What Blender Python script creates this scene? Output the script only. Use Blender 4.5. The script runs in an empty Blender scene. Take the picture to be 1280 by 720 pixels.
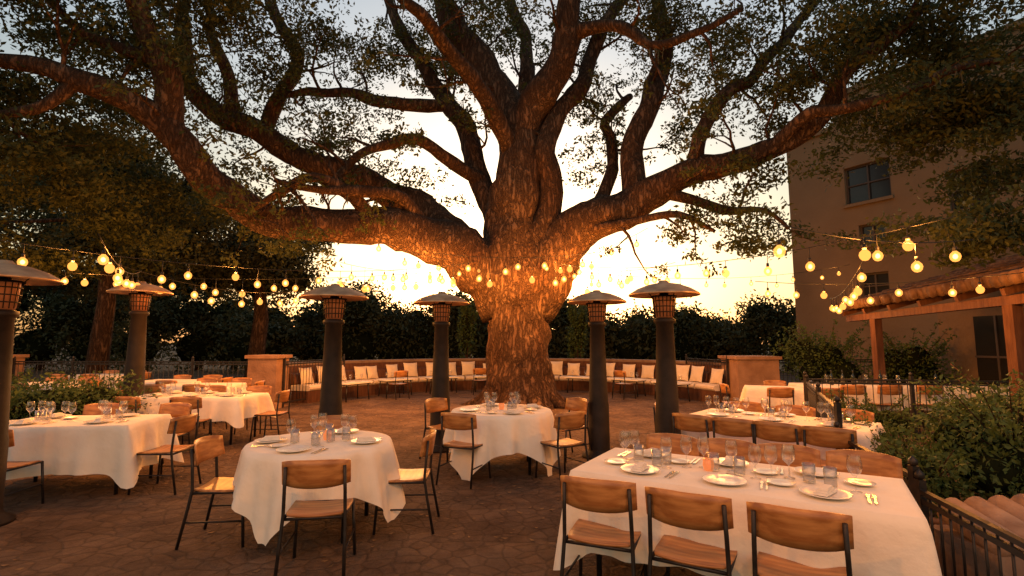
import bpy, math, random
import numpy as np
from mathutils import Vector, Matrix, noise
random.seed(7); rng=np.random.default_rng(11)
S=bpy.context.scene
S.view_settings.view_transform='Standard'; S.view_settings.look='None'; S.view_settings.exposure=0
R=math.radians
# ------------------------------------------------------------ materials
def mat(name,col,rough=0.7,metal=0.0,col2=None,scale=5.0,bump=0.0,bscale=None,emit=None,estr=0,spec=0.5,stretch=(1,1,1),detail=6,lo=0.35,hi=0.65,bdist=.03):
    m=bpy.data.materials.new(name); m.use_nodes=True; nt=m.node_tree; N=nt.nodes; L=nt.links
    b=N['Principled BSDF']; b.inputs['Base Color'].default_value=(*col,1); b.inputs['Roughness'].default_value=rough
    b.inputs['Metallic'].default_value=metal; b.inputs['Specular IOR Level'].default_value=spec
    tc=N.new('ShaderNodeTexCoord'); mp=N.new('ShaderNodeMapping'); mp.inputs['Scale'].default_value=stretch
    L.new(tc.outputs['Object'],mp.inputs['Vector'])
    if col2:
        n=N.new('ShaderNodeTexNoise'); n.inputs['Scale'].default_value=scale; n.inputs['Detail'].default_value=detail
        L.new(mp.outputs[0],n.inputs['Vector'])
        r=N.new('ShaderNodeValToRGB'); r.color_ramp.elements[0].position=lo; r.color_ramp.elements[1].position=hi
        r.color_ramp.elements[0].color=(*col,1); r.color_ramp.elements[1].color=(*col2,1)
        L.new(n.outputs['Fac'],r.inputs[0]); L.new(r.outputs[0],b.inputs['Base Color'])
    if bump:
        n2=N.new('ShaderNodeTexNoise'); n2.inputs['Scale'].default_value=bscale or scale*3; n2.inputs['Detail'].default_value=8
        L.new(mp.outputs[0],n2.inputs['Vector'])
        bp=N.new('ShaderNodeBump'); bp.inputs['Strength'].default_value=bump; bp.inputs['Distance'].default_value=bdist
        L.new(n2.outputs['Fac'],bp.inputs['Height']); L.new(bp.outputs[0],b.inputs['Normal'])
    if emit:
        b.inputs['Emission Color'].default_value=(*emit,1); b.inputs['Emission Strength'].default_value=estr
        m.cycles.emission_sampling='NONE'
    return m
def leafmat(name,c1,c2,trans=0.35,scale=1.2):
    m=bpy.data.materials.new(name); m.use_nodes=True; nt=m.node_tree; N=nt.nodes; L=nt.links
    N.remove(N['Principled BSDF']); out=N['Material Output']
    tc=N.new('ShaderNodeTexCoord'); n=N.new('ShaderNodeTexNoise'); n.inputs['Scale'].default_value=scale; n.inputs['Detail'].default_value=8
    n.inputs['Roughness'].default_value=.75
    L.new(tc.outputs['Object'],n.inputs['Vector']); r=N.new('ShaderNodeValToRGB')
    r.color_ramp.elements[0].position=.35; r.color_ramp.elements[1].position=.68
    r.color_ramp.elements[0].color=(*c1,1); r.color_ramp.elements[1].color=(*c2,1); L.new(n.outputs['Fac'],r.inputs[0])
    p=N.new('ShaderNodeBsdfPrincipled'); p.inputs['Roughness'].default_value=.6; p.inputs['Specular IOR Level'].default_value=.2
    t=N.new('ShaderNodeBsdfTranslucent'); mx=N.new('ShaderNodeMixShader'); mx.inputs[0].default_value=trans
    L.new(r.outputs[0],p.inputs['Base Color']); L.new(r.outputs[0],t.inputs['Color'])
    L.new(p.outputs[0],mx.inputs[1]); L.new(t.outputs[0],mx.inputs[2]); L.new(mx.outputs[0],out.inputs['Surface'])
    return m
def barkmat():
    m=bpy.data.materials.new('oak_bark'); m.use_nodes=True; N=m.node_tree.nodes; L=m.node_tree.links; b=N['Principled BSDF']
    b.inputs['Roughness'].default_value=.9; b.inputs['Specular IOR Level'].default_value=.15
    tc=N.new('ShaderNodeTexCoord'); mp=N.new('ShaderNodeMapping'); mp.inputs['Scale'].default_value=(1,1,.26); L.new(tc.outputs['Object'],mp.inputs['Vector'])
    n=N.new('ShaderNodeTexNoise'); n.inputs['Scale'].default_value=9; n.inputs['Detail'].default_value=7; n.inputs['Roughness'].default_value=.6; n.inputs['Distortion'].default_value=.4; L.new(mp.outputs[0],n.inputs['Vector'])
    a=N.new('ShaderNodeMath'); a.operation='SUBTRACT'; a.inputs[1].default_value=.5; L.new(n.outputs['Fac'],a.inputs[0])
    c=N.new('ShaderNodeMath'); c.operation='ABSOLUTE'; L.new(a.outputs[0],c.inputs[0])
    d=N.new('ShaderNodeMath'); d.operation='MULTIPLY'; d.inputs[1].default_value=9; d.use_clamp=True; L.new(c.outputs[0],d.inputs[0])
    big=N.new('ShaderNodeTexNoise'); big.inputs['Scale'].default_value=1.1; big.inputs['Detail'].default_value=5; L.new(tc.outputs['Object'],big.inputs['Vector'])
    r2=N.new('ShaderNodeValToRGB'); r2.color_ramp.elements[0].position=.35; r2.color_ramp.elements[1].position=.7
    r2.color_ramp.elements[0].color=(.12,.062,.036,1); r2.color_ramp.elements[1].color=(.18,.11,.068,1); L.new(big.outputs['Fac'],r2.inputs[0])
    mx=N.new('ShaderNodeMixRGB'); mx.inputs[1].default_value=(.048,.026,.016,1); L.new(d.outputs[0],mx.inputs[0]); L.new(r2.outputs[0],mx.inputs[2]); L.new(mx.outputs[0],b.inputs['Base Color'])
    f=N.new('ShaderNodeTexNoise'); f.inputs['Scale'].default_value=30; f.inputs['Detail'].default_value=6; L.new(mp.outputs[0],f.inputs['Vector'])
    h=N.new('ShaderNodeMath'); h.operation='MULTIPLY_ADD'; h.inputs[1].default_value=.6; L.new(f.outputs['Fac'],h.inputs[0]); L.new(d.outputs[0],h.inputs[2])
    bp=N.new('ShaderNodeBump'); bp.inputs['Strength'].default_value=1; bp.inputs['Distance'].default_value=.045; L.new(h.outputs[0],bp.inputs['Height']); L.new(bp.outputs[0],b.inputs['Normal'])
    return m
M_bark=barkmat()
M_leaf=leafmat('oak_leaves',(.030,.038,.012),(.095,.105,.030),.35)
M_leafb=leafmat('shrub_leaves',(.04,.07,.02),(.13,.18,.05),.3,6)
M_far=leafmat('distant_leaves',(.036,.044,.018),(.10,.105,.042),.2,.45)
M_core=mat('foliage_dark_filler',(.012,.015,.007),1,spec=0)  # near-black filler added as shaded foliage interior, closes bright sky gaps
M_litter=mat('fallen_leaves',(.10,.05,.02),.9,col2=(.26,.15,.06),scale=3,lo=.4,hi=.6)
M_moss=mat('spanish_moss',(.07,.065,.035),.95,col2=(.12,.10,.06),scale=8)
M_cloth=mat('tablecloth',(.84,.75,.61),.85,col2=(.88,.80,.67),scale=4,bump=.5,bscale=3.0,spec=.1,bdist=.07)
M_wood=mat('chair_plywood',(.30,.115,.03),.36,col2=(.54,.25,.08),scale=3,bump=.05,bscale=40,stretch=(1,9,9))
M_black=mat('black_steel',(.016,.014,.013),.45,metal=.4,col2=(.035,.028,.024),scale=20)
M_heat=mat('heater_dark_steel',(.013,.009,.007),.6,metal=0,col2=(.03,.02,.014),scale=5,spec=.25,bump=.1,bscale=30)
M_steel=mat('bronzed_steel',(.66,.42,.22),.42,metal=.6,col2=(.42,.25,.13),scale=7,detail=9)
M_glow=mat('burner_grille',(.22,.08,.035),.5,metal=.5,emit=(1,.25,.06),estr=.07)
M_cord=mat('black_cord',(.012,.011,.01),.7)
M_china=mat('white_china',(.82,.78,.70),.2)
M_cut=mat('cutlery_steel',(.7,.62,.5),.25,metal=.95)
M_nap=mat('linen_napkin',(.74,.66,.54),.9,col2=(.82,.74,.62),scale=20)
M_brick=mat('pillar_stucco',(.24,.125,.065),.9,col2=(.36,.20,.11),scale=3,bump=.4,bscale=20)
M_stucco=mat('building_stucco',(.15,.098,.052),.95,col2=(.25,.165,.09),scale=.45,bump=.4,bscale=9,lo=.25,hi=.75,detail=10)
M_trim=mat('window_frame_paint',(.06,.042,.03),.6)
M_win=mat('window_glass',(.02,.02,.022),.15,spec=.6)
M_timber=mat('timber',(.075,.030,.016),.75,col2=(.13,.058,.03),scale=4,bump=.3,bscale=20,stretch=(4,4,.6),spec=.2)
M_cush=mat('cream_cushion',(.66,.54,.40),.9,col2=(.76,.64,.49),scale=5,bump=.3,bscale=9)
M_tile=mat('roof_tile',(.065,.036,.023),.9,col2=(.13,.075,.047),scale=6,bump=.3,spec=.1)
M_stone=mat('low_wall_stone',(.20,.12,.08),.9,col2=(.30,.20,.135),scale=3,bump=.5,bscale=12)
M_bottle=mat('bottle_glass',(.015,.02,.01),.08,spec=.8)
M_red=mat('red_glass',(.35,.05,.02),.15,emit=(1,.3,.08),estr=.6)
M_terra=mat('terracotta',(.26,.15,.09),.85,col2=(.36,.23,.15),scale=8,bump=.3)
def glassmat():
    m=bpy.data.materials.new('clear_glass'); m.use_nodes=True; N=m.node_tree.nodes; L=m.node_tree.links
    N.remove(N['Principled BSDF']); t=N.new('ShaderNodeBsdfTransparent'); t.inputs[0].default_value=(.98,.97,.95,1)
    g=N.new('ShaderNodeBsdfGlossy'); g.inputs['Roughness'].default_value=.16
    lw=N.new('ShaderNodeLayerWeight'); lw.inputs['Blend'].default_value=.35
    mr=N.new('ShaderNodeMath'); mr.operation='MULTIPLY_ADD'; mr.inputs[1].default_value=.65; mr.inputs[2].default_value=.08
    mx=N.new('ShaderNodeMixShader')
    L.new(lw.outputs['Facing'],mr.inputs[0]); L.new(mr.outputs[0],mx.inputs[0]); L.new(t.outputs[0],mx.inputs[1]); L.new(g.outputs[0],mx.inputs[2])
    L.new(mx.outputs[0],N['Material Output'].inputs[0]); return m
M_glass=glassmat()
def bulbmat():   # clear bulb glass, luminous; the lamp itself sits inside it
    m=bpy.data.materials.new('glowing_bulb_glass'); m.use_nodes=True; N=m.node_tree.nodes; L=m.node_tree.links
    N.remove(N['Principled BSDF']); t=N.new('ShaderNodeBsdfTransparent'); e=N.new('ShaderNodeEmission'); t.inputs[0].default_value=(.8,.6,.35,1)
    e.inputs[0].default_value=(1,.40,.085,1); e.inputs[1].default_value=1.1
    a=N.new('ShaderNodeAddShader'); L.new(t.outputs[0],a.inputs[0]); L.new(e.outputs[0],a.inputs[1]); L.new(a.outputs[0],N['Material Output'].inputs[0])
    m.cycles.emission_sampling='NONE'; return m
M_bulb=bulbmat()
M_fil=mat('bulb_filament',(1,.7,.3),.5,emit=(1,.62,.22),estr=9)
# ------------------------------------------------------------ mesh builder
class MB:
    def __init__(s): s.v=[];s.f=[];s.m=[];s.sm=[]
    def add(s,vs,fs,mi=0,smooth=False):
        o=len(s.v); s.v+= [tuple(v) for v in vs]
        for f in fs: s.f.append(tuple(i+o for i in f)); s.m.append(mi); s.sm.append(smooth)
    def box(s,c,sz,mi=0,rz=0,rx=0,ry=0,taper=1):
        Mx=Matrix.Rotation(rz,3,'Z')@Matrix.Rotation(ry,3,'Y')@Matrix.Rotation(rx,3,'X'); c=Vector(c); vs=[]
        for z in (-.5,.5):
            k=taper if z>0 else 1
            for x,y in ((-.5,-.5),(.5,-.5),(.5,.5),(-.5,.5)): vs.append(c+Mx@Vector((x*sz[0]*k,y*sz[1]*k,z*sz[2])))
        s.add(vs,[(0,3,2,1),(4,5,6,7),(0,1,5,4),(1,2,6,5),(2,3,7,6),(3,0,4,7)],mi)
    def pillow(s,c,sz,mi=0,rz=0,ry=0):
        Mx=Matrix.Rotation(rz,3,'Z')@Matrix.Rotation(ry,3,'Y'); c=Vector(c); vs=[];fs=[]; n=6
        for sd in (-1,1):
            for j in range(n+1):
                for i in range(n+1):
                    u=i/n*2-1; v=j/n*2-1; th=(1-u**4)*(1-v**4)
                    k=1-.07*(1-abs(u*v))*0
                    vs.append(c+Mx@Vector((sd*sz[0]*.5*th**.6+sd*.004,u*sz[1]*.5*(1-.08*(1-v*v)),v*sz[2]*.5*(1-.08*(1-u*u)))))
        o=(n+1)**2
        for j in range(n):
            for i in range(n):
                a=j*(n+1)+i; fs.append((a,a+n+1,a+n+2,a+1)); fs.append((o+a,o+a+1,o+a+n+2,o+a+n+1))
        s.add(vs,fs,mi,True)
    def beam(s,a,b,w,h,mi=0):
        a=Vector(a);b=Vector(b);d=b-a;L=d.length
        rz=math.atan2(d.y,d.x); ry=-math.asin(d.z/L)
        s.box((a+b)/2,(L,w,h),mi,rz=rz,ry=ry)
    def lathe(s,prof,seg=16,c=(0,0,0),mi=0,smooth=True,close=False):
        vs=[];fs=[]
        for r,z in prof:
            for i in range(seg):
                a=2*math.pi*i/seg; vs.append((c[0]+r*math.cos(a),c[1]+r*math.sin(a),c[2]+z))
        for j in range(len(prof)-1):
            for i in range(seg):
                k=(i+1)%seg; fs.append((j*seg+i,j*seg+k,(j+1)*seg+k,(j+1)*seg+i))
        s.add(vs,fs,mi,smooth)
    def tube(s,pts,rad,seg=8,mi=0,smooth=True,rough=0):
        pts=[Vector(p) for p in pts]; n=len(pts)
        if not hasattr(rad,'__len__'): rad=[rad]*n
        vs=[];fs=[]; t=(pts[1]-pts[0]).normalized(); u=t.orthogonal().normalized()
        for i,p in enumerate(pts):
            t=(pts[min(i+1,n-1)]-pts[max(i-1,0)]).normalized()
            u=(u-t*u.dot(t)).normalized(); w=t.cross(u)
            for k in range(seg):
                a=2*math.pi*k/seg; d=u*math.cos(a)+w*math.sin(a); r=rad[i]
                if rough: r*=1+rough*noise.noise((p+d*rad[i])*1.7)+rough*.5*noise.noise((p+d*rad[i])*5)
                vs.append(p+d*r)
        for j in range(n-1):
            for k in range(seg):
                q=(k+1)%seg; fs.append((j*seg+k,j*seg+q,(j+1)*seg+q,(j+1)*seg+k))
        fs.append(tuple(range(seg))[::-1]); fs.append(tuple((n-1)*seg+k for k in range(seg)))
        s.add(vs,fs,mi,smooth)
    def mesh(s,name,mats):
        me=bpy.data.meshes.new(name); me.from_pydata(s.v,[],s.f)
        for m in mats: me.materials.append(m)
        me.polygons.foreach_set('material_index',s.m); me.polygons.foreach_set('use_smooth',s.sm); me.update(); return me
def put(name,me,loc=(0,0,0),rz=0,sc=1,parent=None,rx=0):
    o=bpy.data.objects.new(name,me); S.collection.objects.link(o); o.location=loc; o.rotation_euler=(rx,0,rz)
    o.scale=(sc,sc,sc) if not hasattr(sc,'__len__') else sc
    if parent: o.parent=parent
    return o
def empty(name,loc=(0,0,0),rz=0):
    o=bpy.data.objects.new(name,None); S.collection.objects.link(o); o.location=loc; o.rotation_euler=(0,0,rz); o.empty_display_size=.1; return o
def leaves_mesh(name,cent,size,material,jit=.35,flat=.0):
    cent=np.asarray(cent); n=len(cent)
    d=rng.normal(size=(n,3)); d[:,2]*=(1-flat); d/=np.linalg.norm(d,axis=1)[:,None]
    e=rng.normal(size=(n,3)); w=np.cross(d,e)
    if flat>.5: w=np.cross(d,np.array([0,0,1.])+rng.normal(size=(n,3))*.15)
    w/=np.linalg.norm(w,axis=1)[:,None]
    L=size*(1+jit*rng.uniform(-1,1,(n,1))); W=L*.46
    up=np.cross(d,w)*L*.12
    V=np.empty((n,4,3)); V[:,0]=cent-d*L*.5; V[:,1]=cent+w*W*.5+up; V[:,2]=cent+d*L*.5; V[:,3]=cent-w*W*.5+up
    me=bpy.data.meshes.new(name); me.vertices.add(n*4); me.vertices.foreach_set('co',V.reshape(-1).astype(np.float32))
    me.loops.add(n*4); me.loops.foreach_set('vertex_index',np.arange(n*4,dtype=np.int32))
    me.polygons.add(n); me.polygons.foreach_set('loop_start',np.arange(0,n*4,4,dtype=np.int32))
    me.update(calc_edges=True); me.materials.append(material); return me
# ------------------------------------------------------------ camera
cam=bpy.data.cameras.new('camera'); co=bpy.data.objects.new('camera',cam); S.collection.objects.link(co)
co.location=(0,0,1.65); co.rotation_euler=(R(90+6.07),0,0); cam.sensor_width=36; cam.lens=18; cam.clip_end=1000; S.camera=co
# ------------------------------------------------------------ world + sun
w=bpy.data.worlds.new('World'); S.world=w; w.use_nodes=True; N=w.node_tree.nodes; L=w.node_tree.links
sky=N.new('ShaderNodeTexSky'); sky.sky_type='NISHITA'; sky.sun_disc=False; sky.sun_elevation=R(5); sky.sun_rotation=R(0)
sky.air_density=1.1; sky.dust_density=1.6; sky.ozone_density=1.5
hs=N.new('ShaderNodeHueSaturation'); hs.inputs['Saturation'].default_value=.75; L.new(sky.outputs[0],hs.inputs['Color'])
tc=N.new('ShaderNodeTexCoord'); sx=N.new('ShaderNodeSeparateXYZ'); L.new(tc.outputs['Generated'],sx.inputs[0])
gr=N.new('ShaderNodeValToRGB'); gr.color_ramp.elements[0].position=.03; gr.color_ramp.elements[1].position=.5
gr.color_ramp.elements[0].color=(.78,.57,.36,1); gr.color_ramp.elements[1].color=(1,.96,.92,1)
ee=gr.color_ramp.elements.new(.24); ee.color=(.82,.72,.58,1); L.new(sx.outputs[2],gr.inputs[0])
mm=N.new('ShaderNodeMixRGB'); mm.blend_type='MULTIPLY'; mm.inputs[0].default_value=1; L.new(hs.outputs[0],mm.inputs[1]); L.new(gr.outputs[0],mm.inputs[2])
bg=N['Background']; bg.inputs[1].default_value=.36; L.new(mm.outputs[0],bg.inputs[0])
sl=bpy.data.lights.new('sun','SUN'); sl.energy=.3; sl.angle=R(.5); sl.color=(1,.65,.35)
so=bpy.data.objects.new('sun',sl); S.collection.objects.link(so); so.rotation_euler=(R(-85),0,0)
# ------------------------------------------------------------ ground
def groundmat():
    m=bpy.data.materials.new('patio_ground'); m.use_nodes=True; N=m.node_tree.nodes; L=m.node_tree.links; b=N['Principled BSDF']
    b.inputs['Roughness'].default_value=.85; b.inputs['Specular IOR Level'].default_value=.15
    tc=N.new('ShaderNodeTexCoord'); wn=N.new('ShaderNodeTexNoise'); wn.inputs['Scale'].default_value=2.2
    L.new(tc.outputs['Object'],wn.inputs['Vector'])
    mxv=N.new('ShaderNodeMixRGB'); mxv.inputs[0].default_value=.12; L.new(tc.outputs['Object'],mxv.inputs[1]); L.new(wn.outputs['Color'],mxv.inputs[2])
    v=N.new('ShaderNodeTexVoronoi'); v.feature='DISTANCE_TO_EDGE'; v.inputs['Scale'].default_value=7.0; L.new(mxv.outputs[0],v.inputs['Vector'])
    vc=N.new('ShaderNodeTexVoronoi'); vc.inputs['Scale'].default_value=7.0; L.new(mxv.outputs[0],vc.inputs['Vector'])
    n=N.new('ShaderNodeTexNoise'); n.inputs['Scale'].default_value=.9; n.inputs['Detail'].default_value=12; n.inputs['Roughness'].default_value=.78; L.new(tc.outputs['Object'],n.inputs['Vector'])
    r=N.new('ShaderNodeValToRGB'); r.color_ramp.elements[0].position=.36; r.color_ramp.elements[1].position=.66
    r.color_ramp.elements[0].color=(.085,.048,.028,1); r.color_ramp.elements[1].color=(.26,.168,.105,1); L.new(n.outputs['Fac'],r.inputs[0])
    hs=N.new('ShaderNodeMixRGB'); hs.blend_type='MULTIPLY'; hs.inputs[0].default_value=.3; L.new(r.outputs[0],hs.inputs[1])
    bw=N.new('ShaderNodeRGBToBW'); L.new(vc.outputs['Color'],bw.inputs[0]); L.new(bw.outputs[0],hs.inputs[2])
    er=N.new('ShaderNodeValToRGB'); er.color_ramp.elements[0].position=.0; er.color_ramp.elements[1].position=.09
    er.color_ramp.elements[0].color=(.68,.68,.68,1); er.color_ramp.elements[1].color=(1,1,1,1); L.new(v.outputs['Distance'],er.inputs[0])
    m2=N.new('ShaderNodeMixRGB'); m2.blend_type='MULTIPLY'; m2.inputs[0].default_value=1; L.new(hs.outputs[0],m2.inputs[1]); L.new(er.outputs[0],m2.inputs[2])
    L.new(m2.outputs[0],b.inputs['Base Color'])
    fn=N.new('ShaderNodeTexNoise'); fn.inputs['Scale'].default_value=14; fn.inputs['Detail'].default_value=10; fn.inputs['Roughness'].default_value=.65; L.new(tc.outputs['Object'],fn.inputs['Vector'])
    ad=N.new('ShaderNodeMath'); ad.operation='MULTIPLY_ADD'; ad.inputs[1].default_value=2.2; L.new(fn.outputs['Fac'],ad.inputs[0])
    e2=N.new('ShaderNodeMath'); e2.operation='MINIMUM'; e2.inputs[1].default_value=.12; L.new(v.outputs['Distance'],e2.inputs[0])
    e3=N.new('ShaderNodeMath'); e3.operation='MULTIPLY'; e3.inputs[1].default_value=4; L.new(e2.outputs[0],e3.inputs[0]); L.new(e3.outputs[0],ad.inputs[2])
    bp=N.new('ShaderNodeBump'); bp.inputs['Strength'].default_value=1; bp.inputs['Distance'].default_value=.026; L.new(ad.outputs[0],bp.inputs['Height']); L.new(bp.outputs[0],b.inputs['Normal'])
    return m
mb=MB(); mb.add([(-300,-60,0),(300,-60,0),(300,500,0),(-300,500,0)],[(0,1,2,3)]); put('ground',mb.mesh('ground',[groundmat()]))
q=np.stack([rng.uniform(-10,8,4200),rng.uniform(1.5,17,4200),np.full(4200,.012)],1)
keep=np.array([noise.noise(Vector((a*.5,b*.5,3)))>-.12 for a,b,c in q]); put('fallen_leaves',leaves_mesh('fallen_leaves',q[keep],.055,M_litter,flat=.93))
# ------------------------------------------------------------ oak tree
TD=13.7
def limb_pt(u,v,dy=0):
    d=TD+dy; e=360-v; Y=636.4-.1057*e; Z=67.7+.9944*e
    return Vector(((u-640)/Y*d, d, 1.65+Z/Y*d))
def catmull(P,step=.22):
    out=[]; n=len(P)
    for i in range(n-1):
        p0=P[max(i-1,0)];p1=P[i];p2=P[i+1];p3=P[min(i+2,n-1)]
        k=max(2,int((Vector(p2[:3])-Vector(p1[:3])).length/step))
        for j in range(k):
            t=j/k; out.append([.5*((2*b)+(-a+c)*t+(2*a-5*b+4*c-d)*t*t+(-a+3*b-3*c+d)*t**3) for a,b,c,d in zip(p0,p1,p2,p3)])
    out.append(list(P[-1])); return out
limbs=[
 [(628,395,0,24),(612,350,0,33),(585,320,-.1,31),(540,298,-.3,26),(470,284,-.8,23),(400,283,-1.3,20),(335,272,-1.8,19),(285,240,-2.3,18),(245,205,-2.8,18),(215,170,-3.2,18),(160,125,-3.6,15),(100,97,-4,13),(40,75,-4.4,10),(-60,60,-4.8,6)],
 [(225,185,-3.1,14),(213,150,-3.2,16),(212,115,-3.4,16),(205,70,-3.6,14),(180,30,-3.8,12),(150,-30,-4,9)],
 [(630,370,.2,26),(600,325,.3,24),(550,285,.5,20),(495,245,.8,17),(440,220,1,15),(385,203,1.1,14),(330,172,1,13),(270,140,.8,12),(240,110,.5,11),(228,60,.2,9),(235,-20,0,6)],
 [(330,172,1,9),(350,120,1,9),(372,70,.8,8),(345,20,.5,7),(335,-40,.3,5)],
 [(290,150,.9,8),(285,90,.7,8),(262,40,.4,6),(255,-20,.2,4)],
 [(646,390,0,34),(645,340,0,40),(641,290,0,34),(645,225,0,29),(648,175,0,26),(630,125,.2,22),(600,80,.5,19),(570,30,.8,16),(548,-30,1.1,12)],
 [(648,180,0,22),(670,135,-.3,20),(692,90,-.7,18),(703,45,-1,16),(722,-30,-1.4,12)],
 [(642,350,.2,22),(628,295,.2,18),(606,240,.6,14),(588,185,1,12),(562,130,1.4,11),(535,90,1.7,9),(505,40,2,7),(480,-20,2.3,5)],
 [(562,132,1.4,8),(525,135,1.2,8),(480,130,1,7),(430,115,.8,6),(385,112,.6,5),(350,120,.5,3)],
 [(600,225,.6,8),(560,200,.2,8),(525,175,-.2,7),(485,180,-.6,6),(440,200,-1,5),(400,240,-1.3,3)],
 [(655,350,0,24),(672,300,-.1,20),(687,260,-.2,15),(690,220,-.3,14),(683,180,-.3,13),(700,135,-.2,11),(735,95,.2,10),(752,40,.6,8),(790,-20,1,6)],
 [(662,395,0,24),(680,348,0,34),(708,300,-.2,30),(745,270,-.4,24),(790,255,-.6,21),(832,236,-.9,18),(868,211,-1.2,15),(915,206,-1.6,14),(958,192,-2,13),(1000,166,-2.3,12),(1032,138,-2.5,11),(1050,100,-2.7,10),(1100,55,-3,8),(1165,0,-3.4,5)],
 [(790,262,-.6,13),(791,215,-.4,14),(797,165,-.2,13),(818,105,.2,12),(832,50,.5,10),(822,-20,.8,7)],
 [(868,212,-1.2,10),(880,165,-1.2,9),(915,112,-1,8),(945,92,-.8,7),(985,40,-.5,6),(1040,-20,-.2,4)],
 [(958,193,-2,8),(1000,150,-2.6,8),(1050,130,-3.2,7),(1120,118,-3.8,6),(1200,90,-4.2,5),(1290,75,-4.6,3)],
 [(720,285,-.4,10),(758,238,.2,8),(765,180,.6,7),(755,150,.8,6),(790,120,1,4)],
 [(832,240,-.9,8),(865,250,-1.3,6),(905,262,-1.6,5),(950,262,-1.9,3),(985,285,-2.1,2)],
 [(700,295,-.2,8),(745,285,-.8,7),(800,275,-1.2,5),(850,270,-1.6,4),(890,290,-1.8,2)],
 [(540,298,-.2,10),(500,250,-.8,8),(455,240,-1.4,7),(400,232,-2,5),(350,225,-2.4,3)],
 [(470,284,-.8,9),(440,245,-1.4,8),(395,222,-2,6),(350,240,-2.4,5),(300,262,-2.6,3)],
 [(100,97,-4,8),(60,130,-4.2,7),(20,140,-4.4,6),(-60,150,-4.6,4)],
 [(205,75,-3.6,8),(150,60,-3.6,7),(90,25,-3.7,5),(40,-30,-3.8,3)],
 [(645,200,0,12),(610,130,-1,11),(570,70,-2,9),(520,20,-3,7),(470,-40,-4,5)],
 [(705,45,-1,10),(760,30,-1.6,8),(820,60,-2.2,6),(870,40,-2.6,5),(930,10,-3,3)],
 [(650,260,.5,16),(640,180,2,12),(660,90,3.2,9),(640,0,4,6)],
]
tb=MB(); sprigs=[]; main=[]
tr=[(650,515,0,58),(650,500,0,48),(650,478,0,41),(649,440,0,38),(647,400,0,38),(646,370,0,42),(645,345,0,45),(645,322,0,38),(645,300,0,26)]
P=[]
for u,v,dy,r in tr: p=limb_pt(u,v,dy); P.append((p.x,p.y,max(p.z,-.1),r*TD/640))
C=catmull(P,.15); tb.tube([c[:3] for c in C],[c[3] for c in C],36,rough=.2)
for k in range(9):   # root flare
    a=k*.7+.2; d=Vector((math.cos(a),math.sin(a),0)); b0=Vector((.21,TD,.0))
    pts=[b0+d*.55+Vector((0,0,.75)),b0+d*.82+Vector((0,0,.28)),b0+d*1.15+Vector((0,0,.06)),b0+d*1.6+Vector((0,0,-.08))]
    C=catmull([(*p,r) for p,r in zip(pts,(.24,.22,.15,.08))],.12); tb.tube([c[:3] for c in C],[c[3] for c in C],10,rough=.2)
def grow(p,d,L,r,lvl):
    n=max(4,int(L/.22)); pts=[p.copy()]; rr=[r]; d=d.normalized()
    for i in range(n):
        d=(d+Vector((random.gauss(0,.24),random.gauss(0,.24),random.gauss(.02,.2)))).normalized()
        p=p+d*(L/n); pts.append(p.copy()); rr.append(r*(1-.8*(i+1)/n))
        if lvl>0 and i>0 and random.random()<.62:
            dd=(d+Vector((random.gauss(0,.8),random.gauss(0,.8),random.gauss(0,.6)))).normalized()
            grow(p,dd,L*random.uniform(.35,.6),rr[-1]*.65,lvl-1)
        if lvl==0 and i>=n//2: sprigs.append((p.copy(),.16,1))
    sprigs.append((p.copy(),.2,1.3))
    tb.tube(pts,rr,5 if lvl else 4)
for li,lb in enumerate(limbs):
    P=[]
    for u,v,dy,r in lb: p=limb_pt(u,v,dy); P.append((p.x,p.y,p.z,r*1.08*(TD+dy)/640))
    C=catmull(P,.2); wob=random.uniform(0,50)
    pts=[Vector(c[:3])+Vector((noise.noise(Vector((i*.17,wob,0))),noise.noise(Vector((i*.17,wob,9))),noise.noise(Vector((i*.17,wob,20)))))*.18*min(1,i/8) for i,c in enumerate(C)]
    tb.tube(pts,[max(.012,c[3]) for c in C],16,rough=.2)
    n=len(pts); acc=0
    for i in range(int(n*.3),n):
        acc+=.2
        if acc>random.uniform(.5,1.0):
            acc=0; t=(pts[min(i+1,n-1)]-pts[i-1]).normalized()
            d=t.orthogonal(); d.rotate(Matrix.Rotation(random.uniform(0,6.28),3,t)); d=(d+t*.5+Vector((0,0,.25)))
            grow(pts[i],d,random.uniform(.9,2.1),min(C[i][3]*.5,.05),1)
    main.append(pts)
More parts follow.
